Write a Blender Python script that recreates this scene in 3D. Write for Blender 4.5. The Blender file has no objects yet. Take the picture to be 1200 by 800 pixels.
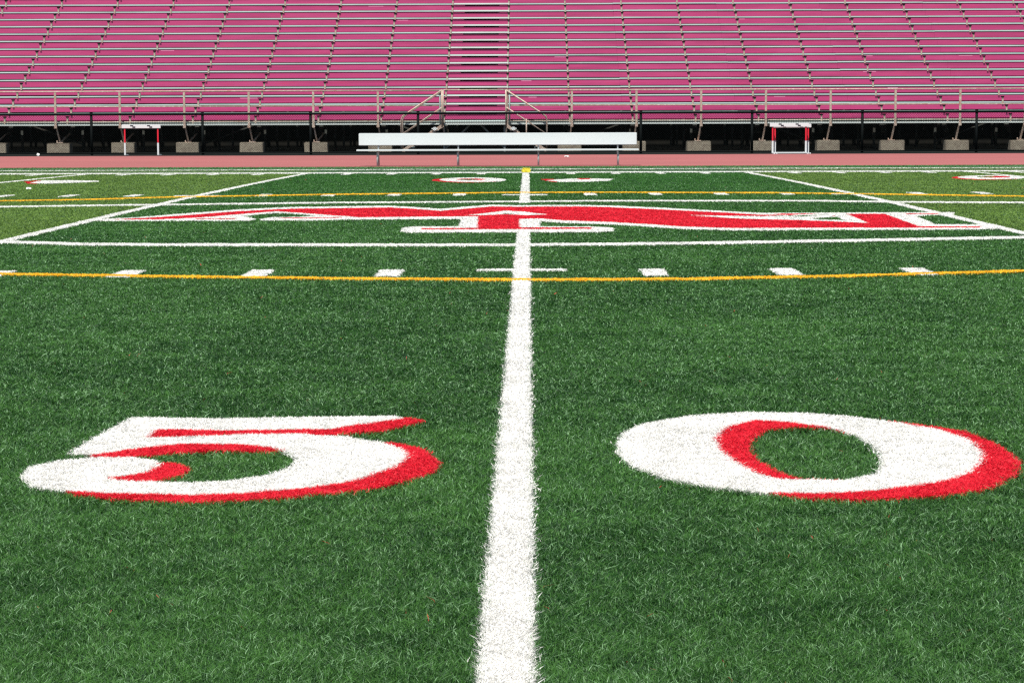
# School football field seen along the 50 yard line towards the far grandstand.
import bpy, bmesh, math, random
import numpy as np
from mathutils import Vector, Matrix
rng = np.random.default_rng(50)
random.seed(50)
scene = bpy.context.scene
COL = scene.collection

# calibrated constants
EXPOSURE = 0.8
GREEN_A = (.006,.040,.004)
GREEN_B = (.064,.175,.034)
GREEN_C = (.110,.195,.036)
GREEN_F = (.030,.132,.016)
RED_C = (.66,.016,.034)
PINK_C = (.335,.021,.112)
TRACK_C = (.26,.074,.070)

# ------------------------------------------------------------------ helpers
def tag(o, label=None, cat=None, group=None, kind=None):
    if label: o['label'] = label
    if cat: o['category'] = cat
    if group: o['group'] = group
    if kind: o['kind'] = kind
    return o

def empty(name, loc, rz=0.0):
    o = bpy.data.objects.new(name, None); COL.objects.link(o)
    o.location = loc; o.rotation_euler = (0, 0, rz); o.empty_display_size = .2
    return o

class MB:
    """collects simple shapes; build() links them as ONE mesh object"""
    def __init__(s): s.bm = bmesh.new()
    def box(s, x0, x1, y0, y1, z0, z1, bev=0.0, rot=None, mi=0):
        bm = s.bm
        vs = [bm.verts.new((x, y, z)) for x in (x0, x1) for y in (y0, y1) for z in (z0, z1)]
        q = [(0,1,3,2),(4,6,7,5),(0,4,5,1),(2,3,7,6),(0,2,6,4),(1,5,7,3)]
        fs = [bm.faces.new([vs[i] for i in f]) for f in q]
        for f_ in fs: f_.material_index = mi
        if bev > 0:
            es = list({e for f_ in fs for e in f_.edges})
            bmesh.ops.bevel(bm, geom=es, offset=bev, segments=2, affect='EDGES')
        if rot is not None: bmesh.ops.transform(bm, matrix=rot, verts=[v for v in vs if v.is_valid])
        return s
    def tube(s, pts, r, n=8, cap=True, mi=0):
        bm = s.bm; rings = []
        pts = [Vector(p) for p in pts]
        for i, p in enumerate(pts):
            d = (pts[min(i+1, len(pts)-1)] - pts[max(i-1, 0)]).normalized()
            a = d.cross(Vector((0, 0, 1)) if abs(d.z) < .9 else Vector((0, 1, 0))).normalized(); b = d.cross(a)
            rings.append([bm.verts.new(p + (a*math.cos(2*math.pi*k/n) + b*math.sin(2*math.pi*k/n))*r) for k in range(n)])
        for A, B in zip(rings, rings[1:]):
            for k in range(n):
                f_ = bm.faces.new((A[k], A[(k+1) % n], B[(k+1) % n], B[k])); f_.smooth = n > 4; f_.material_index = mi
        if cap:
            bm.faces.new(rings[0][::-1]).material_index = mi; bm.faces.new(rings[-1]).material_index = mi
        return s
    def bar(s, p, q, w, h, mi=0):
        """rectangular bar from p to q, w across, h deep"""
        bm = s.bm; p = Vector(p); q = Vector(q); d = (q-p).normalized()
        a = d.cross(Vector((0, 1, 0)) if abs(d.y) < .9 else Vector((1, 0, 0))).normalized(); b = d.cross(a)
        R = [[bm.verts.new(c + a*w/2*i + b*h/2*j) for i, j in ((-1,-1),(1,-1),(1,1),(-1,1))] for c in (p, q)]
        for k in range(4): bm.faces.new((R[0][k], R[0][(k+1)%4], R[1][(k+1)%4], R[1][k])).material_index = mi
        bm.faces.new(R[0][::-1]).material_index = mi; bm.faces.new(R[1]).material_index = mi
        return s
    def quad(s, pts, mi=0):
        f_ = s.bm.faces.new([s.bm.verts.new(p) for p in pts]); f_.material_index = mi
        return s
    def build(s, name, mats, parent=None):
        me = bpy.data.meshes.new(name)
        bmesh.ops.recalc_face_normals(s.bm, faces=s.bm.faces[:])
        s.bm.to_mesh(me); s.bm.free()
        for m in (mats if isinstance(mats, (list, tuple)) else [mats]): me.materials.append(m)
        o = bpy.data.objects.new(name, me); COL.objects.link(o)
        if parent is not None: o.parent = parent
        return o

def copy_tree(o, parent=None):
    c = o.copy(); COL.objects.link(c)
    if parent is not None: c.parent = parent
    for ch in [x for x in COL.objects if x.parent == o]: copy_tree(ch, c)
    return c

def mat(name, col, rough=.6, metal=0.0, noise=None, bump=None, spec=.5):
    """noise = (scale xyz, second colour, amount low, high); bump = (scale, strength)"""
    m = bpy.data.materials.new(name); m.use_nodes = True; nt = m.node_tree; N = nt.nodes; L = nt.links
    b = N['Principled BSDF']; b.inputs['Base Color'].default_value = (*col, 1); b.inputs['Roughness'].default_value = rough
    b.inputs['Metallic'].default_value = metal; b.inputs['Specular IOR Level'].default_value = spec
    geo = N.new('ShaderNodeNewGeometry')
    if noise:
        last = None
        for i, (sc, c2, lo, hi) in enumerate(noise):
            mp = N.new('ShaderNodeMapping'); mp.inputs['Scale'].default_value = sc; L.new(geo.outputs['Position'], mp.inputs['Vector'])
            nz = N.new('ShaderNodeTexNoise'); nz.inputs['Scale'].default_value = 1; nz.inputs['Detail'].default_value = 5; nz.inputs['Roughness'].default_value = .62
            L.new(mp.outputs[0], nz.inputs['Vector'])
            rp = N.new('ShaderNodeMapRange'); rp.inputs['From Min'].default_value = lo; rp.inputs['From Max'].default_value = hi
            L.new(nz.outputs[0], rp.inputs['Value'])
            mx = N.new('ShaderNodeMix'); mx.data_type = 'RGBA'
            L.new(rp.outputs[0], mx.inputs['Factor'])
            if last is None: mx.inputs['A'].default_value = (*col, 1)
            else: L.new(last, mx.inputs['A'])
            mx.inputs['B'].default_value = (*c2, 1); last = mx.outputs['Result']
        L.new(last, b.inputs['Base Color'])
    if bump:
        nz = N.new('ShaderNodeTexNoise'); nz.inputs['Scale'].default_value = bump[0]; nz.inputs['Detail'].default_value = 6
        L.new(geo.outputs['Position'], nz.inputs['Vector'])
        bp = N.new('ShaderNodeBump'); bp.inputs['Strength'].default_value = bump[1]; bp.inputs['Distance'].default_value = .02
        L.new(nz.outputs[0], bp.inputs['Height']); L.new(bp.outputs[0], b.inputs['Normal'])
    return m

# ------------------------------------------------------------------ camera (1 unit = 1 m, x along the field, y across it)
F, PIT, ROLL, YAW = 2792.3, 0.09394, -.0033, -.00699
cy, sy, cp, sp, cr, sr = math.cos(YAW), math.sin(YAW), math.cos(PIT), math.sin(PIT), math.cos(ROLL), math.sin(ROLL)
right = Vector((cy, -sy, 0)); fwd = Vector((sy*cp, cy*cp, -sp)); up = Vector((sy*sp, cy*sp, cp))
R_ = right*cr + up*sr; U_ = up*cr - right*sr
CAM = Vector((.0458, -.515, 1.068))
cd = bpy.data.cameras.new('camera'); cam = bpy.data.objects.new('camera', cd); COL.objects.link(cam)
cd.sensor_width = 36; cd.lens = F/1200*36; cd.clip_end = 2000; cd.clip_start = .1
M = Matrix((( R_.x, U_.x, -fwd.x, CAM.x), (R_.y, U_.y, -fwd.y, CAM.y), (R_.z, U_.z, -fwd.z, CAM.z), (0, 0, 0, 1)))
cam.matrix_world = M
scene.camera = cam
cd.dof.use_dof = False
scene.cycles.use_denoising = False
scene.cycles.filter_width = 1.35

# ------------------------------------------------------------------ light
SUN_EL, SUN_AZ = 62, 199      # azimuth of the sun clockwise from +y (behind the camera, a little to its left)
world = bpy.data.worlds.new('World'); scene.world = world; world.use_nodes = True
wn = world.node_tree; bg = wn.nodes['Background']
sky = wn.nodes.new('ShaderNodeTexSky'); sky.sky_type = 'NISHITA'; sky.sun_disc = False
sky.sun_elevation = math.radians(SUN_EL); sky.sun_rotation = math.radians(SUN_AZ)
wn.links.new(sky.outputs[0], bg.inputs[0]); bg.inputs[1].default_value = .06
sl = bpy.data.lights.new('sun', 'SUN'); sl.energy = 4.6; sl.angle = math.radians(.5); sl.color = (1, .96, .885)
so = bpy.data.objects.new('sun', sl); COL.objects.link(so)
az = math.radians(SUN_AZ); el = math.radians(SUN_EL)
to_sun = Vector((math.sin(az)*math.cos(el), math.cos(az)*math.cos(el), math.sin(el)))
so.rotation_euler = to_sun.to_track_quat('Z', 'Y').to_euler(); so.location = (0, 0, 30)
scene.view_settings.view_transform = 'Standard'; scene.view_settings.look = 'None'
scene.view_settings.exposure = EXPOSURE; scene.view_settings.gamma = 1

# ------------------------------------------------------------------ field markings, metres on the ground
MK={
 'five_red':[[(-1.295,6.295),(-1.145,6.265),(-0.942,6.234),(-0.768,6.26),(-0.6,6.35),(-0.465,6.496),(-0.366,6.77),(-0.34,6.962),(-0.361,7.138),(-0.434,7.314),(-0.382,7.294),(-0.299,7.137),(-0.239,6.875),(-0.243,6.671),(-0.326,6.457),(-0.451,6.298),(-0.638,6.174),(-0.9,6.096),(-1.128,6.167),(-1.263,6.245)],[(-1.102,6.847),(-1.054,6.846),(-1.0,6.723),(-1.004,6.589),(-1.066,6.468),(-1.149,6.484),(-1.223,6.515),(-1.155,6.591),(-1.112,6.685)],[(-1.342,6.978),(-1.231,6.976),(-1.135,7.062),(-0.971,7.13),(-0.751,7.108),(-0.805,7.209),(-0.94,7.285),(-1.093,7.288),(-1.261,7.153),(-1.348,7.048)],[(-1.245,7.442),(-1.24,7.661),(-0.981,7.616),(-0.64,7.65),(-0.468,7.878),(-0.39,7.953),(-0.325,7.875),(-0.452,7.616),(-0.64,7.49),(-0.968,7.506),(-1.22,7.452)]],
 'five_white':[[(-1.38,7.983),(-1.023,7.954),(-0.441,8.009),(-0.403,7.942),(-0.467,7.856),(-0.64,7.65),(-0.983,7.626),(-1.24,7.661),(-1.238,7.442),(-1.219,7.442),(-0.968,7.506),(-0.735,7.531),(-0.572,7.45),(-0.433,7.295),(-0.361,7.138),(-0.338,6.962),(-0.365,6.753),(-0.464,6.481),(-0.599,6.336),(-0.767,6.246),(-0.94,6.22),(-1.143,6.251),(-1.284,6.295),(-1.402,6.384),(-1.476,6.573),(-1.494,6.771),(-1.435,6.894),(-1.329,6.978),(-1.221,6.985),(-1.136,6.915),(-1.095,6.806),(-1.117,6.645),(-1.22,6.53),(-1.149,6.484),(-1.03,6.452),(-0.95,6.451),(-0.841,6.487),(-0.739,6.6),(-0.685,6.758),(-0.681,6.942),(-0.752,7.117),(-0.805,7.209),(-0.94,7.285),(-1.093,7.288),(-1.261,7.153),(-1.347,7.039),(-1.432,7.067),(-1.411,7.504)]],
 'zero_red':[[(1.318,7.85),(1.402,7.75),(1.529,7.558),(1.58,7.202),(1.569,6.839),(1.505,6.579),(1.373,6.305),(1.207,6.177),(0.987,6.116),(0.819,6.131),(0.72,6.242),(0.871,6.227),(1.063,6.289),(1.239,6.422),(1.364,6.596),(1.444,6.802),(1.494,7.038),(1.506,7.315),(1.449,7.587)]],
 'zero_white':[[(0.342,7.266),(0.37,7.533),(0.448,7.768),(0.611,7.985),(0.812,8.084),(1.018,8.08),(1.185,7.984),(1.326,7.82),(1.452,7.606),(1.511,7.333),(1.496,7.038),(1.446,6.802),(1.362,6.581),(1.236,6.408),(1.061,6.276),(0.869,6.214),(0.729,6.229),(0.585,6.336),(0.461,6.503),(0.376,6.743),(0.338,7.016)]],
 'zero_ring':[[(1.081,7.66),(0.962,7.807),(0.842,7.859),(0.725,7.666),(0.673,7.392),(0.664,7.134),(0.684,6.892),(0.726,6.627),(0.777,6.498),(0.848,6.476),(0.983,6.46),(1.059,6.55),(1.109,6.607),(1.16,6.923),(1.169,7.167),(1.153,7.473)]],
 'zero_hole':[[(1.075,7.66),(0.973,7.681),(0.856,7.617),(0.786,7.39),(0.752,7.091),(0.758,6.852),(0.799,6.611),(0.849,6.483),(0.983,6.46),(1.059,6.55),(1.109,6.607),(1.16,6.923),(1.169,7.167),(1.153,7.473)]],
 'far_zero_white':[[(-0.348,41.974),(-0.359,41.549),(-0.398,41.158),(-0.463,40.82),(-0.55,40.548),(-0.656,40.352),(-0.774,40.239),(-0.9,40.212),(-1.028,40.274),(-1.152,40.421),(-1.268,40.649),(-1.369,40.949),(-1.451,41.309),(-1.509,41.716),(-1.539,42.151),(-1.541,42.593),(-1.512,43.019),(-1.452,43.406),(-1.366,43.731),(-1.256,43.972),(-1.128,44.114),(-0.991,44.148),(-0.851,44.07),(-0.716,43.886),(-0.595,43.609),(-0.493,43.257),(-0.416,42.851),(-0.367,42.416)]],
 'far_zero_red':[[(-0.376,41.764),(-0.388,41.359),(-0.43,40.988),(-0.5,40.667),(-0.594,40.409),(-0.707,40.223),(-0.834,40.117),(-0.97,40.093),(-1.107,40.154),(-1.241,40.297),(-1.364,40.516),(-1.472,40.804),(-1.56,41.149),(-1.621,41.537),(-1.654,41.951),(-1.654,42.371),(-1.622,42.775),(-1.558,43.141),(-1.465,43.447),(-1.347,43.673),(-1.21,43.805),(-1.063,43.834),(-0.913,43.758),(-0.769,43.582),(-0.639,43.318),(-0.531,42.983),(-0.449,42.597),(-0.397,42.183)]],
 'far_zero_ring':[[(-0.719,42.321),(-0.722,42.158),(-0.739,42.008),(-0.767,41.876),(-0.806,41.768),(-0.853,41.691),(-0.906,41.646),(-0.963,41.637),(-1.02,41.663),(-1.076,41.724),(-1.127,41.816),(-1.172,41.935),(-1.206,42.077),(-1.23,42.234),(-1.242,42.399),(-1.24,42.564),(-1.225,42.719),(-1.198,42.858),(-1.159,42.973),(-1.112,43.057),(-1.057,43.105),(-0.998,43.116),(-0.938,43.087),(-0.881,43.021),(-0.829,42.922),(-0.785,42.795),(-0.75,42.647),(-0.728,42.486)]],
 'far_zero_hole':[[(-0.84,42.265),(-0.842,42.144),(-0.853,42.031),(-0.873,41.931),(-0.9,41.85),(-0.933,41.791),(-0.971,41.758),(-1.011,41.75),(-1.052,41.769),(-1.091,41.815),(-1.128,41.884),(-1.159,41.973),(-1.184,42.08),(-1.201,42.197),(-1.209,42.32),(-1.208,42.443),(-1.197,42.559),(-1.178,42.663),(-1.151,42.748),(-1.118,42.81),(-1.079,42.846),(-1.038,42.854),(-0.996,42.834),(-0.956,42.785),(-0.919,42.712),(-0.888,42.619),(-0.863,42.509),(-0.847,42.389)]],
 'far_five_white':[[(0.36,41.236),(0.571,40.268),(1.083,40.327),(1.427,41.014),(1.581,42.418),(1.151,43.015),(0.803,42.687),(0.55,42.131)]],
 'far_five_red':[[(0.277,42.392),(0.492,42.434),(0.663,41.541),(0.527,40.209),(0.415,40.752)],[(0.931,42.895),(1.211,42.929),(1.129,42.118),(0.975,42.068)]],
 'far_four_white':[[(-8.525,40.419),(-8.094,40.171),(-7.526,41.469),(-7.639,42.183),(-8.292,42.712),(-8.755,42.707),(-8.714,42.055)]],
 'far_four_red':[[(-8.935,42.016),(-8.659,41.493),(-8.295,40.01),(-8.486,40.161)],[(-8.871,42.219),(-8.771,42.783),(-8.686,41.771)]],
 'far_zero2_white':[[(9.071,42.708),(8.976,42.329),(8.858,41.982),(8.722,41.681),(8.576,41.44),(8.425,41.266),(8.276,41.168),(8.137,41.148),(8.013,41.207),(7.909,41.343),(7.832,41.551),(7.784,41.823),(7.769,42.149),(7.788,42.514),(7.842,42.902),(7.929,43.294),(8.044,43.671),(8.183,44.01),(8.338,44.293),(8.501,44.501),(8.663,44.622),(8.815,44.646),(8.948,44.574),(9.054,44.408),(9.128,44.161),(9.167,43.848),(9.17,43.487),(9.137,43.101)]],
 'far_zero2_red':[[(8.965,42.493),(8.871,42.119),(8.754,41.776),(8.618,41.48),(8.47,41.241),(8.318,41.07),(8.167,40.974),(8.025,40.954),(7.898,41.013),(7.792,41.148),(7.711,41.354),(7.661,41.623),(7.643,41.945),(7.66,42.306),(7.712,42.689),(7.797,43.076),(7.911,43.447),(8.05,43.782),(8.206,44.06),(8.37,44.265),(8.534,44.384),(8.689,44.407),(8.824,44.335),(8.934,44.171),(9.011,43.927),(9.053,43.618),(9.059,43.262),(9.029,42.88)]],
 'far_zero2_ring':[[(8.849,43.137),(8.808,42.967),(8.754,42.81),(8.692,42.672),(8.623,42.56),(8.552,42.48),(8.481,42.434),(8.415,42.425),(8.356,42.454),(8.307,42.518),(8.27,42.615),(8.248,42.742),(8.241,42.891),(8.25,43.056),(8.275,43.229),(8.315,43.402),(8.368,43.565),(8.431,43.711),(8.501,43.831),(8.575,43.918),(8.648,43.968),(8.717,43.977),(8.778,43.946),(8.828,43.876),(8.864,43.771),(8.885,43.637),(8.889,43.481),(8.877,43.311)]],
 'far_zero2_hole':[[(8.608,43.256),(8.58,43.136),(8.544,43.024),(8.503,42.926),(8.458,42.846),(8.412,42.788),(8.366,42.755),(8.324,42.748),(8.286,42.767),(8.256,42.813),(8.233,42.881),(8.221,42.97),(8.218,43.076),(8.226,43.192),(8.244,43.314),(8.272,43.436),(8.307,43.551),(8.349,43.653),(8.394,43.736),(8.442,43.798),(8.489,43.833),(8.532,43.841),(8.571,43.82),(8.601,43.772),(8.623,43.699),(8.635,43.606),(8.636,43.497),(8.627,43.378)]],
 'circle_near':[[(-4.444,16.389),(-3.644,16.073),(-2.403,15.749),(-1.214,15.497),(-0.064,15.321),(1.074,15.341),(2.25,15.637),(3.498,16.081),(4.393,16.569),(4.339,16.356),(3.456,15.88),(2.224,15.446),(1.062,15.157),(-0.062,15.137),(-1.2,15.31),(-2.374,15.555),(-3.6,15.872),(-4.389,16.18)]],
 'circle_far':[[(-8.155,30.452),(-6.945,31.014),(-5.893,31.44),(-4.899,32.45),(-2.619,33.492),(-0.189,34.083),(1.048,34.079),(3.472,33.602),(4.606,32.981),(6.724,31.669),(7.63,30.675),(7.541,30.304),(6.642,31.271),(4.546,32.545),(3.426,33.146),(1.034,33.608),(-0.186,33.612),(-2.583,33.04),(-4.836,32.029),(-5.821,31.047),(-6.861,30.633),(-8.058,30.086)]],
 'box_near':[[(-5.683,21.082),(-4.621,20.495),(-3.778,20.017),(-3.024,19.905),(-1.549,19.782),(-0.093,19.701),(1.366,19.869),(2.881,20.283),(4.457,20.714),(5.449,21.043),(5.349,20.646),(4.377,20.328),(2.831,19.913),(1.343,19.513),(-0.09,19.351),(-1.521,19.428),(-2.97,19.547),(-3.711,19.655),(-4.537,20.116),(-5.577,20.682)]],
 'box_far':[[(-7.593,28.321),(-6.456,28.799),(-5.471,29.16),(-4.448,29.437),(-2.344,29.975),(-0.163,30.168),(0.939,30.332),(2.586,30.246),(3.773,30.07),(4.784,29.555),(6.214,29.205),(7.179,28.812),(7.079,28.402),(6.127,28.783),(4.716,29.122),(3.719,29.62),(2.549,29.79),(0.926,29.873),(-0.16,29.714),(-2.309,29.528),(-4.384,29.006),(-5.393,28.738),(-6.365,28.388),(-7.488,27.925)]],
 'logo_white':[[(-4.523,24.475),(-4.553,24.792),(-4.166,25.375),(-3.87,26.21),(-3.575,26.877),(-3.391,27.38),(-2.958,28.022),(-2.722,28.227),(-2.22,28.384),(-1.66,28.538),(-1.326,28.082),(-0.984,27.425),(-0.713,28.115),(-0.415,28.725),(-0.1,28.551),(0.68,28.572),(0.987,28.4),(1.473,27.794),(1.931,27.085),(2.36,26.34),(2.63,25.956),(3.417,25.967),(4.035,25.992),(4.78,26.031),(4.668,25.45),(4.228,25.142),(4.059,23.063),(4.513,23.014),(4.627,22.244),(4.321,22.002),(2.796,22.03),(1.985,21.979),(1.523,22.302),(1.223,22.823),(0.922,23.253),(0.4,23.674),(0.16,24.171),(0.154,22.856),(0.638,22.824),(0.862,22.539),(0.849,21.931),(0.69,21.723),(-1.064,21.748),(-1.154,21.955),(-1.175,22.652),(-1.081,22.955),(-0.634,22.907),(-0.658,24.687),(-1.925,24.607),(-2.268,24.422),(-2.728,24.454),(-2.806,24.753),(-2.72,25.137),(-2.975,25.111),(-2.857,24.8),(-2.876,24.423)]],
 'logo_red':[[(-4.362,24.736),(-4.065,25.146),(-3.791,25.664),(-3.506,26.351),(-3.324,26.833),(-2.901,27.473),(-2.669,27.669),(-2.174,27.792),(-1.625,27.94),(-1.298,27.504),(-0.961,26.8),(-0.695,27.455),(-0.406,28.146),(-0.098,28.064),(0.669,28.056),(0.969,27.864),(1.445,27.229),(1.896,26.576),(2.323,25.908),(2.58,25.445),(2.891,25.491),(2.616,25.059),(2.351,25.168),(1.791,25.435),(2.305,24.647),(3.025,23.912),(3.448,23.39),(3.315,25.164),(3.535,25.651),(3.951,25.62),(3.834,22.616),(4.43,22.577),(4.371,22.348),(2.838,22.376),(2.019,22.376),(1.55,22.71),(1.246,23.269),(0.939,23.716),(0.408,24.195),(0.163,24.714),(-0.053,24.559),(-0.038,22.651),(0.674,22.605),(0.641,22.288),(-0.976,22.286),(-0.995,22.533),(-0.443,22.605),(-0.5,25.287),(-1.781,25.113),(-2.265,25.923),(-2.838,26.871),(-3.031,26.412),(-3.215,25.947),(-3.451,25.234),(-3.876,24.702)]],
 'logo_white2':[[(-0.628,25.614),(-0.422,26.14),(-0.219,26.843),(0.007,26.474),(0.261,25.733),(0.055,25.518),(-0.209,25.815),(-0.459,25.556)],[(1.791,25.164),(2.324,24.861),(2.805,24.697),(2.954,24.431),(3.03,23.952),(2.291,24.499),(2.133,24.745)],[(3.399,25.826),(3.538,25.815),(3.457,23.389),(3.228,23.798)]],
 'logo_green':[[(-3.1,25.545),(-2.981,25.976),(-2.793,26.443),(-2.574,26.184),(-2.26,25.552),(-2.439,25.272),(-2.725,25.181),(-2.801,24.711),(-2.838,24.713),(-2.917,25.085)],[(-0.277,26.01),(-0.213,26.197),(-0.116,26.093),(-0.096,25.854),(-0.247,25.842)],[(2.971,24.578),(3.358,25.005),(3.303,24.034),(3.062,24.215)],[(2.579,25.151),(3.352,25.456),(2.968,24.946)],[(4.185,24.989),(4.606,25.363),(4.523,23.069),(4.082,23.099)]],
 'logo_red2':[[(4.182,25.719),(4.559,25.738),(4.524,25.53),(4.164,25.488)],[(-3.501,24.931),(-3.086,24.967),(-3.062,24.772),(-3.477,24.758)],[(-2.621,25.064),(-1.969,25.171),(-1.955,24.994),(-2.6,24.867)],[(2.735,25.782),(3.247,25.743),(2.872,25.31)]],
}
CROWN = 24.384
def gz(Y):            # the pitch falls slightly towards its far edge
    return -.088*np.clip((Y-CROWN)/CROWN, 0, 1)**2

def inside(X, Y, P):
    """vectorised even-odd test of points against polygon P"""
    P = np.asarray(P); out = np.zeros(len(X), bool)
    bb = (X >= P[:,0].min()) & (X <= P[:,0].max()) & (Y >= P[:,1].min()) & (Y <= P[:,1].max())
    idx = np.nonzero(bb)[0]
    if len(idx) == 0: return out
    x = X[idx]; y = Y[idx]; c = np.zeros(len(idx), bool)
    for (x1, y1), (x2, y2) in zip(P, np.roll(P, -1, axis=0)):
        if y1 == y2: continue
        k = ((y1 > y) != (y2 > y)) & (x < (x2-x1)*(y-y1)/(y2-y1)+x1); c ^= k
    out[idx] = c
    return out
def rect(x0, x1, y0, y1): return [(x0, y0), (x1, y0), (x1, y1), (x0, y1)]

WHITE, RED, YEL, LEMON = 1, 2, 3, 4
# every marking: (name, [(colour or 0 for bare turf, polygon), ...] later ones win)
marks = []
S0, S1 = 49.0, 49.62        # far sideline (painted) from / to
def lw(Y): return .050 if Y < 14 else .052 if Y < 22 else .060
def yardline(x, y0, y1):
    L = [(x-lw(y), y) for y in np.linspace(y0, y1, 12)]; Rr = [(x+lw(y), y) for y in np.linspace(y1, y0, 12)]
    return [(WHITE, L+Rr)]
YD = .9144
marks.append(('field_lines', [(WHITE, p) for p in MK['box_near']+MK['box_far']]))
marks.append(('sideline', [(WHITE, rect(-30, 30, 49.1, 49.95)), (WHITE, rect(-30, 30, 52.5, 52.8))]))
for x in (-9.144, -4.572, 4.572, 9.144): marks.append(('yard_line', yardline(x, -4, 49.1)))
marks.append(('yard_line', yardline(0, -4, 21.75) + yardline(0, 29.5, 49.2)))
marks.append(('line_end_marking', [(LEMON, rect(-.085, .085, 49.3, 53.8))]))
tk = []
for k in range(-13, 14):
    x = k*YD
    if k % 5:
        for y0, y1 in ((15.6, 16.3), (32.5, 33.35), (47.7, 48.85)): tk.append((WHITE, rect(x-.078, x+.078, y0, y1)))
    else:
        for y0, y1 in ((16.15, 16.33), (32.55, 32.9)): tk.append((WHITE, rect(x-.31, x+.31, y0, y1)))
marks.append(('hash_marks', tk))
marks.append(('circle_line', [(YEL, p) for p in MK['circle_near']+MK['circle_far']]))
marks.append(('field_logo', [(WHITE, p) for p in MK['logo_white']] + [(RED, p) for p in MK['logo_red']] + [(WHITE, p) for p in MK['logo_white2']]
              + [(RED, p) for p in MK['logo_red2']] + [(0, p) for p in MK['logo_green']]))
marks.append(('number_five', [(RED, p) for p in MK['five_red']] + [(WHITE, p) for p in MK['five_white']]))
marks.append(('number_zero', [(RED, p) for p in MK['zero_red']] + [(WHITE, p) for p in MK['zero_white']] + [(RED, p) for p in MK['zero_ring']] + [(0, p) for p in MK['zero_hole']]))
marks.append(('number_zero', [(RED, p) for p in MK['far_zero_red']] + [(WHITE, p) for p in MK['far_zero_white']] + [(RED, p) for p in MK['far_zero_ring']] + [(0, p) for p in MK['far_zero_hole']]))
marks.append(('number_five', [(RED, MK['far_five_red'][0])] + [(WHITE, p) for p in MK['far_five_white']] + [(RED, MK['far_five_red'][1])]))
marks.append(('number_four', [(RED, MK['far_four_red'][0])] + [(WHITE, p) for p in MK['far_four_white']] + [(RED, MK['far_four_red'][1])]))
marks.append(('number_zero', [(RED, p) for p in MK['far_zero2_red']] + [(WHITE, p) for p in MK['far_zero2_white']] + [(RED, p) for p in MK['far_zero2_ring']] + [(0, p) for p in MK['far_zero2_hole']]))

def classify(X, Y):
    owner = np.full(len(X), -1); colour = np.zeros(len(X), int)
    for i, (_, ps) in enumerate(marks):
        for c, P in ps:
            k = inside(X, Y, P)
            if c == 0: k &= (owner == i)
            colour[k] = c; owner[k] = i if c else -1
    return owner, colour

def vnoise(X, Y, cell, seed):
    """smooth value noise in -1..1"""
    r = np.random.default_rng(seed); T = r.uniform(-1, 1, (256, 256))
    x = X/cell+97.3; y = Y/cell+41.7; xi = np.floor(x).astype(int); yi = np.floor(y).astype(int)
    fx = x-xi; fy = y-yi; fx = fx*fx*(3-2*fx); fy = fy*fy*(3-2*fy)
    g = lambda a, b: T[a % 256, b % 256]
    return (g(xi, yi)*(1-fx)+g(xi+1, yi)*fx)*(1-fy) + (g(xi, yi+1)*(1-fx)+g(xi+1, yi+1)*fx)*fy

# ------------------------------------------------------------------ turf fibres: real blades, coarser with distance
def sample(n, d0=3.3, d1=56.3):
    D = d0*np.exp(rng.random(n)*math.log(d1/d0))
    return (rng.random(n)*2-1)*(.2135*D*1.22+.25), D-.515
N_GREEN = 2900000
X, Y = sample(N_GREEN)
X2, Y2 = sample(N_GREEN*3)
jit = lambda n: rng.normal(0, .005, n)+rng.normal(0, .010, n)*(rng.random(n) < .2)
own, colr = classify(X+jit(len(X)), Y+jit(len(Y)))
own2, colr2 = classify(X2+jit(len(X2)), Y2+jit(len(Y2)))
k2 = own2 >= 0
X = np.r_[X, X2[k2]]; Y = np.r_[Y, Y2[k2]]; own = np.r_[own, own2[k2]]; colr = np.r_[colr, colr2[k2]]

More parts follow.
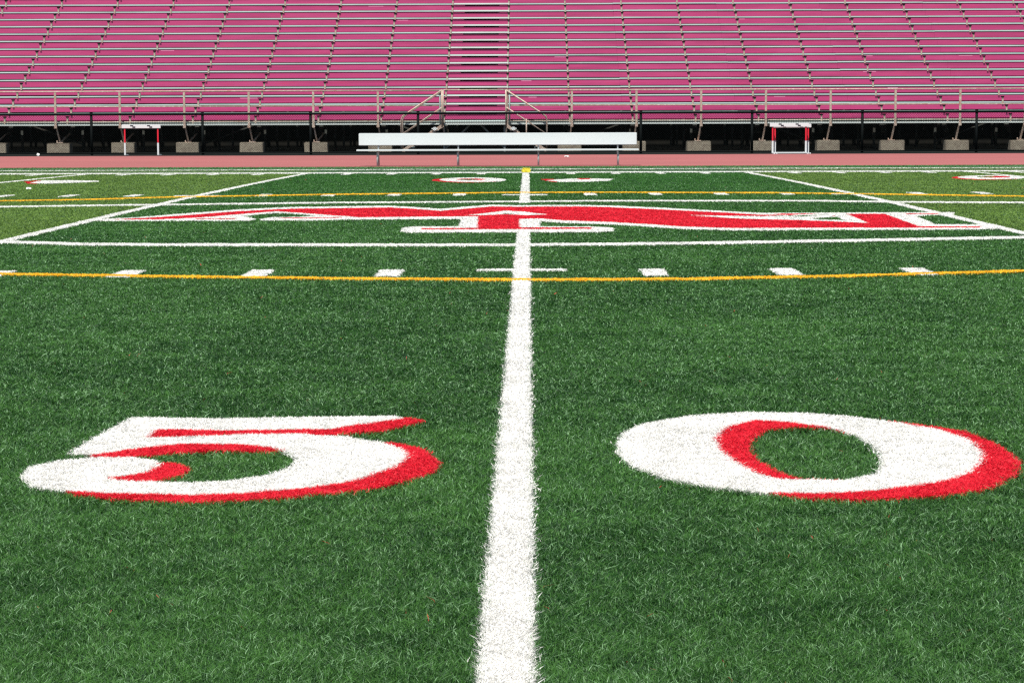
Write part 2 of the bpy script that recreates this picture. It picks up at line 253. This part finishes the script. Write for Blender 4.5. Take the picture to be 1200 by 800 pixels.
def blade_arrays(X, Y, colr):
    n = len(X); D = Y+.515
    far = np.clip((D-12)/25, 0, 1)
    paint = colr > 0
    w = np.maximum(.0013, .00031*D)*rng.uniform(.7, 1.3, n); w = np.where(paint, w*1.5, w)
    clump = vnoise(X, Y, .05, 1)*.5+vnoise(X, Y, .17, 2)*.5
    z0 = gz(Y)-.030
    var = np.where(paint, .55, 1.0)
    hgt = (.0165+(.0045*clump+rng.normal(0, .0032, n))*var)*(1-.25*far); hgt = np.where(paint, hgt+.0015, hgt)
    hgt = np.clip(hgt, .007, .05)
    z0 = gz(Y)-.019*(1-.25*far)
    ang = rng.uniform(0, 2*math.pi, n)
    lay = 2.6*math.pi*vnoise(X, Y, .35, 3)+1.2*vnoise(X, Y, 1.6, 8)      # the way the pile lies, patch by patch
    k = rng.random(n) < .2
    ang = np.where(k, lay+rng.normal(0, .5, n), ang)
    lean = hgt*np.abs(rng.normal(.95, .5, n))
    lean = np.where(paint, lean*.9, lean)
    lx, ly = np.cos(ang)*lean, np.sin(ang)*lean
    X = X-.28*lx; Y = Y-.28*ly          # a fibre is coloured where it lies, not where it is rooted
    # blade's flat side turns at random about its axis
    tw = ang+math.pi/2+rng.normal(0, .7, n)
    wx, wy = np.cos(tw)*w/2, np.sin(tw)*w/2; wz = rng.normal(0, .3, n)*w/2
    mid = rng.uniform(.4, .6, n)
    V = np.empty((n, 4, 3), np.float32)
    V[:,0] = np.c_[X-wx*.0, Y-wy*.0, z0]
    mx = X+lx*mid*.55; my = Y+ly*mid*.55; mz = z0+hgt*mid*1.25
    V[:,1] = np.c_[mx-wx, my-wy, mz-wz]; V[:,2] = np.c_[mx+wx, my+wy, mz+wz]
    V[:,3] = np.c_[X+lx, Y+ly, z0+hgt]
    # fibre colours, with glints and dark gaps painted in by pale and dark fibres
    r = rng.random(n)
    C = np.empty((n, 3), np.float32)
    dark = np.array(GREEN_A); light = np.array(GREEN_B); olive = np.array(GREEN_C)
    outer = np.abs(X) > 4.572
    t = np.clip(rng.normal(.47, .36, n)*(1-.55*far)+.26*far+.22*vnoise(X, Y, .07, 5)+.20*vnoise(X*.6, Y, .3, 9)+.20*vnoise(X*.6, Y*.7, 1.1, 6), 0, 1)[:,None]
    C[:] = dark*(1-t)+light*t
    farc = np.clip((D-14)/30, 0, 1)[:,None]
    C[:] = C*(1-farc*.5)+np.array(GREEN_F)*farc*.5
    oc = olive*(.75+.5*t)
    C[outer] = oc[outer]
    pale = (r < .10*(1-.8*farc[:,0]))[:,None] & (~outer)[:,None]
    C[:] = np.where(pale, np.array((.20, .36, .18)), C)
    C[rng.random(n) < .00015] = (.6, .05, .06)
    side = (Y > 50.1) & (Y < 52.3)
    C[side] = C[side]*.7+np.array((.2, .26, .2))*.3
    edge = Y > 49.6
    v = np.clip(rng.normal(1, .07, n), .7, 1.12)[:,None]
    wm = colr == WHITE; C[wm] = (np.array((.80, .79, .755))*v)[wm].clip(0, .86)
    dirty = wm & (rng.random(n) < .03); C[dirty] *= .55
    rm = colr == RED; C[rm] = (np.array(RED_C)*v*np.clip(rng.normal(1, .12, n), .6, 1.3)[:,None])[rm]
    ym = colr == YEL; C[ym] = (np.array((.85, .50, .03))*v)[ym]
    C[colr == LEMON] = (.78, .66, .06)
    apr = (Y > 53.2) & (colr == 0); C[apr] = (np.array((.062, .19, .062))*rng.normal(1, .12, (n, 1)))[apr]
    return V, C.clip(0, .9)

fibre = bpy.data.materials.new('turf_fibre'); fibre.use_nodes = True
nt = fibre.node_tree; b = nt.nodes['Principled BSDF']
at = nt.nodes.new('ShaderNodeAttribute'); at.attribute_name = 'fibre_colour'
nt.links.new(at.outputs['Color'], b.inputs['Base Color']); b.inputs['Roughness'].default_value = .48; b.inputs['Specular IOR Level'].default_value = .2
tl = nt.nodes.new('ShaderNodeBsdfTranslucent'); ms = nt.nodes.new('ShaderNodeMixShader'); ms.inputs[0].default_value = .32
nt.links.new(at.outputs['Color'], tl.inputs['Color']); nt.links.new(b.outputs[0], ms.inputs[1]); nt.links.new(tl.outputs[0], ms.inputs[2]); nt.links.new(ms.outputs[0], nt.nodes['Material Output'].inputs['Surface'])

def fibres(name, sel):
    V, C = blade_arrays(X[sel], Y[sel], colr[sel]); n = len(V)
    me = bpy.data.meshes.new(name)
    me.vertices.add(n*4); me.vertices.foreach_set('co', V.reshape(-1))
    base = np.arange(n, dtype=np.int32)[:,None]*4
    tri = (base+np.array([0, 2, 1, 1, 2, 3], np.int32)).reshape(-1)
    me.loops.add(n*6); me.loops.foreach_set('vertex_index', tri)
    me.polygons.add(n*2); me.polygons.foreach_set('loop_start', np.arange(n*2, dtype=np.int32)*3)
    me.update(calc_edges=True)
    a = me.attributes.new('fibre_colour', 'FLOAT_COLOR', 'POINT')
    buf = np.ones((n, 4, 4), np.float32); buf[:,:,:3] = C[:,None,:]; a.data.foreach_set('color', buf.reshape(-1))
    me.materials.append(fibre)
    o = bpy.data.objects.new(name, me); COL.objects.link(o)
    return o
tag(fibres('artificial_grass', own < 0), 'green artificial turf fibres covering the pitch', 'grass', kind='stuff')
for i, (nm, _) in enumerate(marks):
    s = own == i
    if s.any(): tag(fibres(nm, s), kind='structure')

# ------------------------------------------------------------------ ground sheets
m_turf = mat('turf_base', (.022, .06, .024), .9, noise=[((9, 9, 9), (.035, .085, .035), .4, .7)], bump=(60, .4))
m_track = mat('track_rubber', TRACK_C, .85, noise=[((.25, 4.5, 1), tuple(c*.84 for c in TRACK_C), .42, .68), ((.08, .25, 1), tuple(min(c*1.12, .8) for c in TRACK_C), .45, .75), ((14, 14, 14), tuple(c*.8 for c in TRACK_C), .55, .8)], bump=(90, .3))
m_shade_ground = mat('ground_shade_dark', (.012, .014, .013), .95, spec=.1, noise=[((.5, .5, .5), (.02, .02, .017), .4, .7)], bump=(30, .4))  # near-black: shade beyond the track is put into the ground colour
m_earth = mat('outer_ground', (.10, .12, .06), .95, noise=[((.05, .05, .05), (.16, .15, .10), .4, .7)])
def sheet(name, x0, x1, ys, zf, m, thick=None):
    mb = MB(); ys = list(ys)
    for a, c in zip(ys, ys[1:]): mb.quad([(x0, a, zf(a)), (x1, a, zf(a)), (x1, c, zf(c)), (x0, c, zf(c))])
    bmesh.ops.remove_doubles(mb.bm, verts=mb.bm.verts, dist=1e-5)
    return tag(mb.build(name, m), kind='structure')
BZ = -.088
sheet('ground', -900, 900, (-900, 900), lambda y: BZ-.14, m_earth)
sheet('turf_base', -60, 60, [-6, 0, 12, 24.384]+list(np.linspace(26, 48.768, 12))+[55.75], lambda y: float(gz(y))-.026, m_turf)
mb = MB(); mb.box(-60, 60, 55.75, 72.5, BZ-.12, BZ-.004); tag(mb.build('running_track', m_track), kind='structure')
sheet('apron', -60, 60, (72.5, 105), lambda y: BZ-.008, m_shade_ground)

# ------------------------------------------------------------------ materials
m_alu = mat('plank_aluminium', (.34, .43, .41), .5, .0, noise=[((.3, 6, 6), (.23, .28, .27), .45, .7), ((2.2, 9, 9), (.38, .42, .40), .6, .8)])
m_alu_bright = mat('aisle_plank', (.44, .49, .47), .5, 0, noise=[((.6, 6, 6), (.35, .39, .37), .45, .75)])
m_pink = mat('pink_paint', PINK_C, .6, noise=[((.22, 9, 14), tuple(c*.72 for c in PINK_C), .40, .66), ((.47, 1, 3.4), (min(PINK_C[0]*1.05, .8), PINK_C[1]*1.6, PINK_C[2]*1.12), .48, .74), ((1.4, 20, 22), (PINK_C[0]*1.08, PINK_C[1]*.75, PINK_C[2]*.7), .54, .78)])
m_scuff = mat('scuffed_paint', (.42, .16, .25), .7, noise=[((3, 3, 30), (.55, .12, .26), .4, .65)])
m_post = mat('galvanised_rusty', (.34, .26, .21), .6, .1, noise=[((4, 4, 5), (.30, .17, .11), .5, .72), ((12, 12, 12), (.50, .45, .38), .5, .7)])
m_brk = mat('bracket_steel', (.30, .25, .20), .6, .1, noise=[((5, 5, 5), (.26, .16, .10), .5, .75)])
m_brkd = mat('bracket_cap_shade', (.006, .005, .005), .9, spec=.1)
m_steel = mat('structure_steel', (.22, .27, .27), .6, .2, noise=[((2, 2, 2), (.14, .14, .13), .45, .7)])
m_conc = mat('footing_concrete', (.185, .162, .12), .9, noise=[((6, 6, 6), (.13, .105, .08), .42, .65), ((25, 25, 25), (.25, .23, .18), .5, .7)], bump=(25, .5))
m_black = mat('black_vinyl', (.003, .005, .005), .7, spec=.08)
m_white = mat('white_paint', (.53, .56, .565), .4, noise=[((1.2, 3, 5), (.50, .54, .55), .5, .8)])
m_legs = mat('galvanised_leg', (.36, .42, .42), .5, .1)
m_red = mat('red_paint', (.55, .012, .03), .35)
m_mark = mat('black_marking', (.02, .02, .03), .5)
m_backing = mat('dark_backing', (.010, .010, .009), .95, spec=.1, noise=[((1.5, 1.5, 3), (.016, .015, .012), .4, .7)])  # near-black colour carries the darkness under the stand
m_frame_shade = mat('frame_steel_shade', (.05, .055, .05), .8, .0, spec=.2, noise=[((2, 2, 2), (.03, .025, .02), .45, .7)])  # structure steel darkened, the shade under the rows put into its colour
m_scrap = mat('white_scrap', (.75, .75, .73), .7)

# ------------------------------------------------------------------ grandstand
GX = [-15.44+2.115*i for i in range(-4, 19)]       # steel frames every 7 ft
X0, X1 = GX[0]-.12, GX[-1]+.12
A0, A1 = -15.44+2.115*6, -15.44+2.115*7            # the aisle bay
NR, RISE, RUN = 21, .2925, .69
def ny(k): return 80.0+RUN*k
def nz(k): return .926+RISE*k
gs = tag(empty('grandstand', ((X0+X1)/2, 84, BZ)), 'long pink grandstand of stepped rows with pale metal plank edges behind the track', 'grandstand')
OFF = Vector(gs.location)
class GB(MB):
    def build(s, name, mats, parent=None):
        bmesh.ops.translate(s.bm, vec=-OFF, verts=s.bm.verts[:])
        return super().build(name, mats, parent)
E = .003
for k in range(NR):
    y, z = ny(k), nz(k)
    dz = lambda: random.uniform(-.006, .006)
    # plank rows either side of the aisle: extrusions butt-jointed every two bays, each a hair out of line
    yr = y+RUN+.020; w = A1-A0
    for a, c in ((X0, A0), (A1, X1)):
        n = max(1, round((c-a)/4.23)); st = (c-a)/n
        mb = GB()
        for j in range(n):
            d = dz(); mb.box(a+j*st+.0015, a+(j+1)*st-.0015, y, y+RUN-.03, z-.022+d, z+.022+d)
        mb.build('plank_row', m_alu, gs)
        mb = GB()
        for j in range(n):
            d = random.uniform(-.003, .003)
            mb.box(a+j*st+.0015, a+(j+1)*st-.0015, yr+d, yr+.02+d, z+.060, z+RISE-.036)
            if random.random() < .10:
                xa = a+random.uniform(.1, .6)*st+j*st; mb.box(xa, xa+random.uniform(.25, .8), yr+d-.002, yr+d+.001, z+RISE-.085, z+RISE-random.uniform(.055, .065), mi=1)
        mb.build('riser', [m_pink, m_scuff], gs)
    mb = GB(); mb.box(A0+.01, A1-.01, y-.03, y+RUN-.03, z-.022, z+.030); mb.build('aisle_plank', m_alu_bright, gs)
    # the aisle riser has a long open slot at its top edge
    mb = GB(); sx0, sx1 = A0+.2*w, A0+.82*w; zt, zs = z+RISE-.032, z+RISE-.077
    mb.box(A0+.003, sx0, yr, yr+.02, z+.060, zt); mb.box(sx1, A1-.003, yr, yr+.02, z+.060, zt); mb.box(sx0+.0005, sx1-.0005, yr, yr+.02, z+.060, zs)
    mb.build('aisle_riser', m_pink, gs)
# brackets on every frame line
def bracket(mb, x, k):
    y, z = ny(k), nz(k)
    mb.box(x-.026, x+.026, y-.028, y-.002, z-.05, z+.151)
    mb.box(x+.012, x+.026, y-.002+.0, y+.09, z+.044, z+.135)
    for s_ in (1,):                                          # dark wedge cap standing in for the seat plank's shadow
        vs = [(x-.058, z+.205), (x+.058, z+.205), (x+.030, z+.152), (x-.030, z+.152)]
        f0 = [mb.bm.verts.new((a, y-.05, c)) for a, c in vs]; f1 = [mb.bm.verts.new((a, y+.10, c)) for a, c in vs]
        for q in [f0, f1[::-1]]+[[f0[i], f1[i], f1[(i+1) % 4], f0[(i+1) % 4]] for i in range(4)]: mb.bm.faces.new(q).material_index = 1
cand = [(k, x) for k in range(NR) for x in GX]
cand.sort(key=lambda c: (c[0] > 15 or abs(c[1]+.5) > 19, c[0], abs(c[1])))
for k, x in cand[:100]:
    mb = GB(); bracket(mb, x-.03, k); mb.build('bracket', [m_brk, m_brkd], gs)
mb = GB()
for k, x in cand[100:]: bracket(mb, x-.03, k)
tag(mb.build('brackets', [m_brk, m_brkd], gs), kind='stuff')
# walkway in front of the first row
mb = GB(); mb.box(X0, X1, 77.96, 79.99, .835, .862); mb.build('walkway', m_alu, gs)
mb = None
for a, c, z_ in ((X0, A0-.03, .0), (A1+.03, X1, 0), (A0+.0, A1-.0, .006)):
    mb = GB(); mb.box(a, c, 77.90, 77.955, .818-z_, .872+z_/2); mb.build('walkway_edge', m_alu_bright, gs)
# front railing: posts, top rail, middle rail
def railing(a, c, zz, xs, m2=None):
    FR = GB(); FR.tube([(a, 77.86, zz[0]), (c, 77.86, zz[0])], .023)
    fr = FR.build('front_railing', m_post, gs)
    for q in zz[1:]:
        yq = 77.86 if q > 1 else 78.02; mb = GB(); mb.tube([(a, yq, q), (c, yq, q)], .018); mb.build('rail', m_post, fr)
    for x in xs:
        mb = GB(); mb.box(x-.034, x+.034, 77.80, 77.845, .74, 1.90); mb.box(x-.045, x+.045, 77.79, 77.846, .735, .83); mb.build('post', m_post, fr)
    return fr
railing(X0, A0, (1.93, 1.435, .935), [x for x in GX if x < A0+.1])
fr = railing(A1, X1, (1.93, 1.435, .935), [x for x in GX if x > A1-.1])
mb = GB(); mb.tube([(A0, 77.86, 1.945), (A1, 77.86, 1.945)], .02); mb.build('aisle_bar', m_post, gs)
def sub(mb, name, m, par):          # sub-part, coordinates are the stand's own
    return mb.build(name, m, par)
for x in (A0-.08, A1+.08):
    mb = GB(); mb.tube([(x, 77.80, .72), (x, 77.80, 1.945)], .026); mb.build('post', m_steel, fr)
cx0 = (A0+A1)/2
# raking legs down to the footings, beams and frames under the rows
for x in GX:
    mb = GB(); q = (1 if x < cx0 else -1)*.085
    mb.bar((x, 77.90, .80), (x+q, 78.10, .27), .05, .05)
    mb.bar((x+q+.16, 78.9, .55), (x+q+.01, 78.12, .27), .045, .04); mb.box(x+q-.10, x+q+.10, 78.0, 78.25, .258, .28)
    mb.box(x+q-.115, x+q-.08, 78.05, 78.09, .28, .335); mb.build('support_leg', m_post, gs)
for x in GX:
    mb = GB()
    mb.bar((x, 80.3, nz(0)-.40), (x, ny(NR-1)+.3, nz(NR-1)-.40), .08, .14)      # raker beam
    for yy in (82.6, 86.6, 90.6, 94.2):
        zt = nz(0)-.40+(yy-80.3)*RISE/RUN
        mb.box(x-.04, x+.04, yy-.04, yy+.04, BZ-.006, zt-.05)
    mb.bar((x+.02, 82.6, 1.5), (x+.02, 86.6, BZ+.1), .05, .05)
    mb.build('frame', m_frame_shade, gs)
for i in range(0, len(GX)-1, 3):
    mb = GB(); x = GX[i]
    sg = 1 if i % 2 else -1
    mb.bar((x+1.057-sg*1.05, 82.5, .95), (x+1.057+sg*1.05, 82.5, BZ+.25), .05, .03); mb.build('cross_brace', m_frame_shade, gs)
mb = GB()                                                   # braces in the aisle bay
cx = (A0+A1)/2
mb.bar((cx-.16, 78.3, .82), (cx-1.0, 78.5, BZ+.1), .055, .03); mb.bar((cx+.16, 78.3, .82), (cx+1.0, 78.5, BZ+.1), .055, .03)
for x in (A0+.04, A1-.09): mb.box(x-.03, x+.03, 78.1, 78.16, BZ-.006, .83)
mb.build('aisle_brace', m_steel, gs)
mb = GB(); mb.box(X0, X1, ny(NR-1)+.75, ny(NR-1)+.85, BZ-.1, nz(NR-1)+1.1); mb.build('rear_light_block', m_backing, gs)  # added unseen backing, keeps the bright horizon out from under the rows
for xx, m_ in ((X0-.06, -1), (X1+.06, 1)):                   # closed ends
    mb = GB(); vs = [(xx, 79.0, BZ-.1), (xx, ny(NR-1)+.9, BZ-.1), (xx, ny(NR-1)+.9, nz(NR-1)), (xx, 79.0, .8)]
    a = [mb.bm.verts.new(v) for v in vs]; c = [mb.bm.verts.new((v[0]+.03, v[1], v[2])) for v in vs]
    for q in [a, c[::-1]]+[[a[i], c[i], c[(i+1) % 4], a[(i+1) % 4]] for i in range(4)]: mb.bm.faces.new(q)
    mb.build('end_panel', m_backing, gs)
# two stair flights going down either side of the aisle opening
def stair(xt, s):
    """xt = x of the top, s = -1 goes down to the left"""
    mb = GB()
    for yy in (76.82, 77.74):
        mb.bar((xt, yy, .79), (xt+s*1.30, yy, BZ+.06), .09, .035)
    st = mb.build('stair', m_post, gs)
    for j in range(4):
        q = (j+1)/5; mb = GB(); mb.box(xt+s*1.3*q-.13, xt+s*1.3*q+.13, 76.84, 77.72, .80-(.80-BZ)*q-.02, .80-(.80-BZ)*q+.012); mb.build('step', m_steel, st)
    for yy, sh in ((76.78, 0), (77.76, .0)):
        mb = GB()
        T = xt+s*.0
        mb.tube([(T, yy, 1.93), (xt+s*1.20, yy, 1.15), (xt+s*1.29, yy, 1.08), (xt+s*1.32, yy, .97), (xt+s*1.32, yy, BZ)], .024)
        mb.tube([(T, yy, 1.38), (xt+s*1.32, yy, .50)], .018)
        mb.tube([(T, yy, .74), (T, yy, 1.93)], .024)
        if s > 0 and yy < 77: mb.tube([(xt+.66, yy, 1.0), (xt+.66, yy, BZ+.3)], .022)
        mb.build('handrail', m_post, st)
    mb = GB(); mb.tube([(xt+s*.24, 76.74, .69), (xt+s*.24, 76.70, .69)], .06, n=14); mb.box(xt+s*.24-.10, xt+s*.24+.10, 76.745, 76.77, .665, .71, bev=.01); mb.build('lamp', m_white, st)
stair(A0+.02, -1); stair(A1-.03, 1)

# ------------------------------------------------------------------ concrete footings, one per frame
ordn = ['first', 'second', 'third', 'fourth', 'fifth', 'sixth', 'seventh', 'eighth', 'ninth', 'tenth', 'eleventh', 'twelfth', 'thirteenth', 'fourteenth', 'fifteenth', 'sixteenth', 'seventeenth', 'eighteenth']
vis = [x for x in GX if -17.8 < x < 17.6 and not (A0-.1 < x < A1+.1)]
for x in vis:
    i = vis.index(x)
    w = .38+random.uniform(-.012, .012); h = .36+random.uniform(-.012, .01)
    mb = MB(); mb.box(-w, w, -.30, .30, 0, h, bev=.02)
    for v in mb.bm.verts: v.co += Vector((random.uniform(-.006, .006), random.uniform(-.006, .006), random.uniform(-.005, .005) if v.co.z > .1 else 0))
    o = mb.build('concrete_footing', m_conc); o.location = (x+(.07 if x < cx0 else -.07), 78.12, BZ-.012); o.rotation_euler.z = random.uniform(-.03, .03)
    side = 'left' if x < cx else 'right'
    same = [q for q in vis if (q < cx) == (x < cx)]
    n = sorted(same, key=lambda q: abs(q-cx)).index(x)
    tag(o, 'square concrete footing under the grandstand, %s one to the %s of the aisle stairs' % (ordn[n], side), 'footing', 'concrete footings under the grandstand')

# ------------------------------------------------------------------ chain-link fence
FY, FZ = 74.2, 1.182
fe = tag(empty('chain_link_fence', (0, FY, BZ)), 'low black chain-link fence running between the running track and grandstand', 'fence')
class FB(MB):
    def build(s, name, mats, parent=None):
        bmesh.ops.translate(s.bm, vec=-Vector(fe.location), verts=s.bm.verts[:]); return super().build(name, mats, parent)
FX0, FX1 = -24, 24
mb = FB(); mb.tube([(FX0, FY, FZ), (FX1, FY, FZ)], .036); mb.build('top_rail', m_black, fe)
mb = FB(); mb.tube([(FX0, FY, BZ+.055), (FX1, FY, BZ+.055)], .024); mb.box(FX0, FX1, FY-.03, FY+.03, BZ-.1, BZ+.012); mb.build('bottom_rail', m_black, fe)
for x in (-24, -20.55, -17.08, -13.61, -10.13, -6.75, -3.39, 3.57, 7.04, 10.48, 14.04, 17.5, 21.0, 24):
    mb = FB(); mb.tube([(x, FY+.03, BZ-.08), (x, FY+.03, FZ+.03)], .042, n=12); mb.tube([(x, FY+.03, FZ+.03), (x, FY+.03, FZ+.055)], .048, n=12); mb.build('fence_post', m_black, fe)
mb = FB(); Hh = FZ-BZ-.09; st = .075; wr = .0024
x = FX0-Hh
bmv = mb.bm
while x < FX1:
    for s in (1, -1):
        a, c = (x, x+Hh) if s > 0 else (x+Hh, x)
        za, zc = BZ+.06, BZ+.06+Hh
        # clip to the fence ends
        t0 = 0; t1 = 1
        lo, hi = (FX0-a)/(c-a), (FX1-a)/(c-a)
        t0, t1 = max(0, min(lo, hi)), min(1, max(lo, hi))
        if t1 <= t0: continue
        p = (a+(c-a)*t0, FY+.004*s, za+(zc-za)*t0); q = (a+(c-a)*t1, FY+.004*s, za+(zc-za)*t1)
        mb.bar(p, q, wr*2, wr*2)
    x += st
mb.build('wire_mesh', m_black, fe)

# ------------------------------------------------------------------ team bench
BY = 56.25; bz = BZ-.022
be = tag(empty('bench', (-.676, BY, bz)), 'long white team bench with backrest on the edge of the pitch', 'bench')
mb = MB()
mb.box(-3.31, 3.31, .155, .19, .505, .797, bev=.012)
mb.build('backrest', m_white, be)
mb = MB(); mb.box(-3.34, 3.34, -.26, .02, .375, .415, bev=.006); mb.build('seat', m_white, be)
for x in (-2.85, -.945, .965, 2.855):
    mb = MB()
    mb.tube([(x, -.17, .0), (x, -.17, .345), (x, -.15, .372), (x, .10, .372)], .020)
    mb.tube([(x+.008, .32, .0), (x+.004, .20, .36), (x+.0, .222, .78)], .019)
    mb.tube([(x+.012, .20, .372), (x, .0, .372)], .018)
    mb.build('leg', m_legs, be)

# ------------------------------------------------------------------ hurdles
def hurdle(x, y, label, rz, hgt=.955, w=1.02, foot=-1, single=False, bar=True):
    h = empty('hurdle', (x, y, BZ-.004), rz)
    mb = MB()                                                 # board
    mb.box(-.60, .60, -.045, -.025, hgt-.115, hgt, bev=.008)
    bd = mb.build('top_board', m_white, h)
    mb = MB()
    for sx in (-1, 1):
        c = sx*.26
        mb.box(c-.075, c+.02, -.0485, -.0455, hgt-.052, hgt-.015); mb.box(c-.005, c+.085, -.0485, -.0455, hgt-.098, hgt-.056)
    mb.build('board_marking', m_mark, bd)
    for sx in (-1, 1):
        mb = MB(); xx = sx*w/2
        mb.box(xx-.022, xx+.022, -.02, .02, .40, hgt-.02, bev=.004); mb.build('upright', m_red, h)
        mb = MB(); mb.box(xx-.027, xx+.027, -.025, .025, .02, .395, bev=.004)
        mb.box(xx-.022, xx+.022, min(0, foot*.62), max(0, foot*.62), 0, .035, bev=.004); mb.build('base', m_white, h)
    if bar: mb = MB(); mb.box(-w/2+.03, w/2-.03, -.015, .015, .012, .05); mb.build('crossbar', m_white, h)
    return tag(h, label, 'hurdle', 'track hurdles standing in front of the black fence')
hurdle(-11.86, 73.05, 'red and white hurdle alone in front of the black fence, left of the bench', .01, foot=1, bar=False)
hurdle(8.07, 73.0, 'red and white hurdle right of the bench, the nearer of two nested together', -.01, hgt=.94)
hurdle(8.165, 73.22, 'red and white hurdle right of the bench, tucked just behind the other', -.01, hgt=.915)

# ------------------------------------------------------------------ litter
def scrap(name, x, y, z, sx, sy, sz, label, cat, seed):
    r = random.Random(seed); mb = MB()
    bmesh.ops.create_icosphere(mb.bm, subdivisions=2, radius=1)
    for v in mb.bm.verts:
        d = 1+r.uniform(-.35, .25); v.co = Vector((v.co.x*sx*d, v.co.y*sy*d, (v.co.z*d)*sz))
    o = mb.build(name, m_scrap); o.location = (x, y, z+sz*.7); tag(o, label, cat)
scrap('paper_scrap', -7.74, 36.6, gz(36.6)-.01, .045, .04, .018, 'small white paper scrap on the turf below the far left number', 'litter', 1)
scrap('paper_scrap', 1.15, 67.9, BZ, .07, .05, .025, 'crumpled white paper lying on the red running track behind the bench', 'litter', 2)
scrap('plastic_cup', -15.17, 73.6, BZ-.008, .045, .045, .05, 'small pale crushed cup at the foot of the fence on the far left', 'litter', 3)
scrap('paper_scrap', 8.62, 73.7, BZ-.008, .07, .05, .03, 'white scrap by the right feet of the nested hurdles', 'litter', 4)
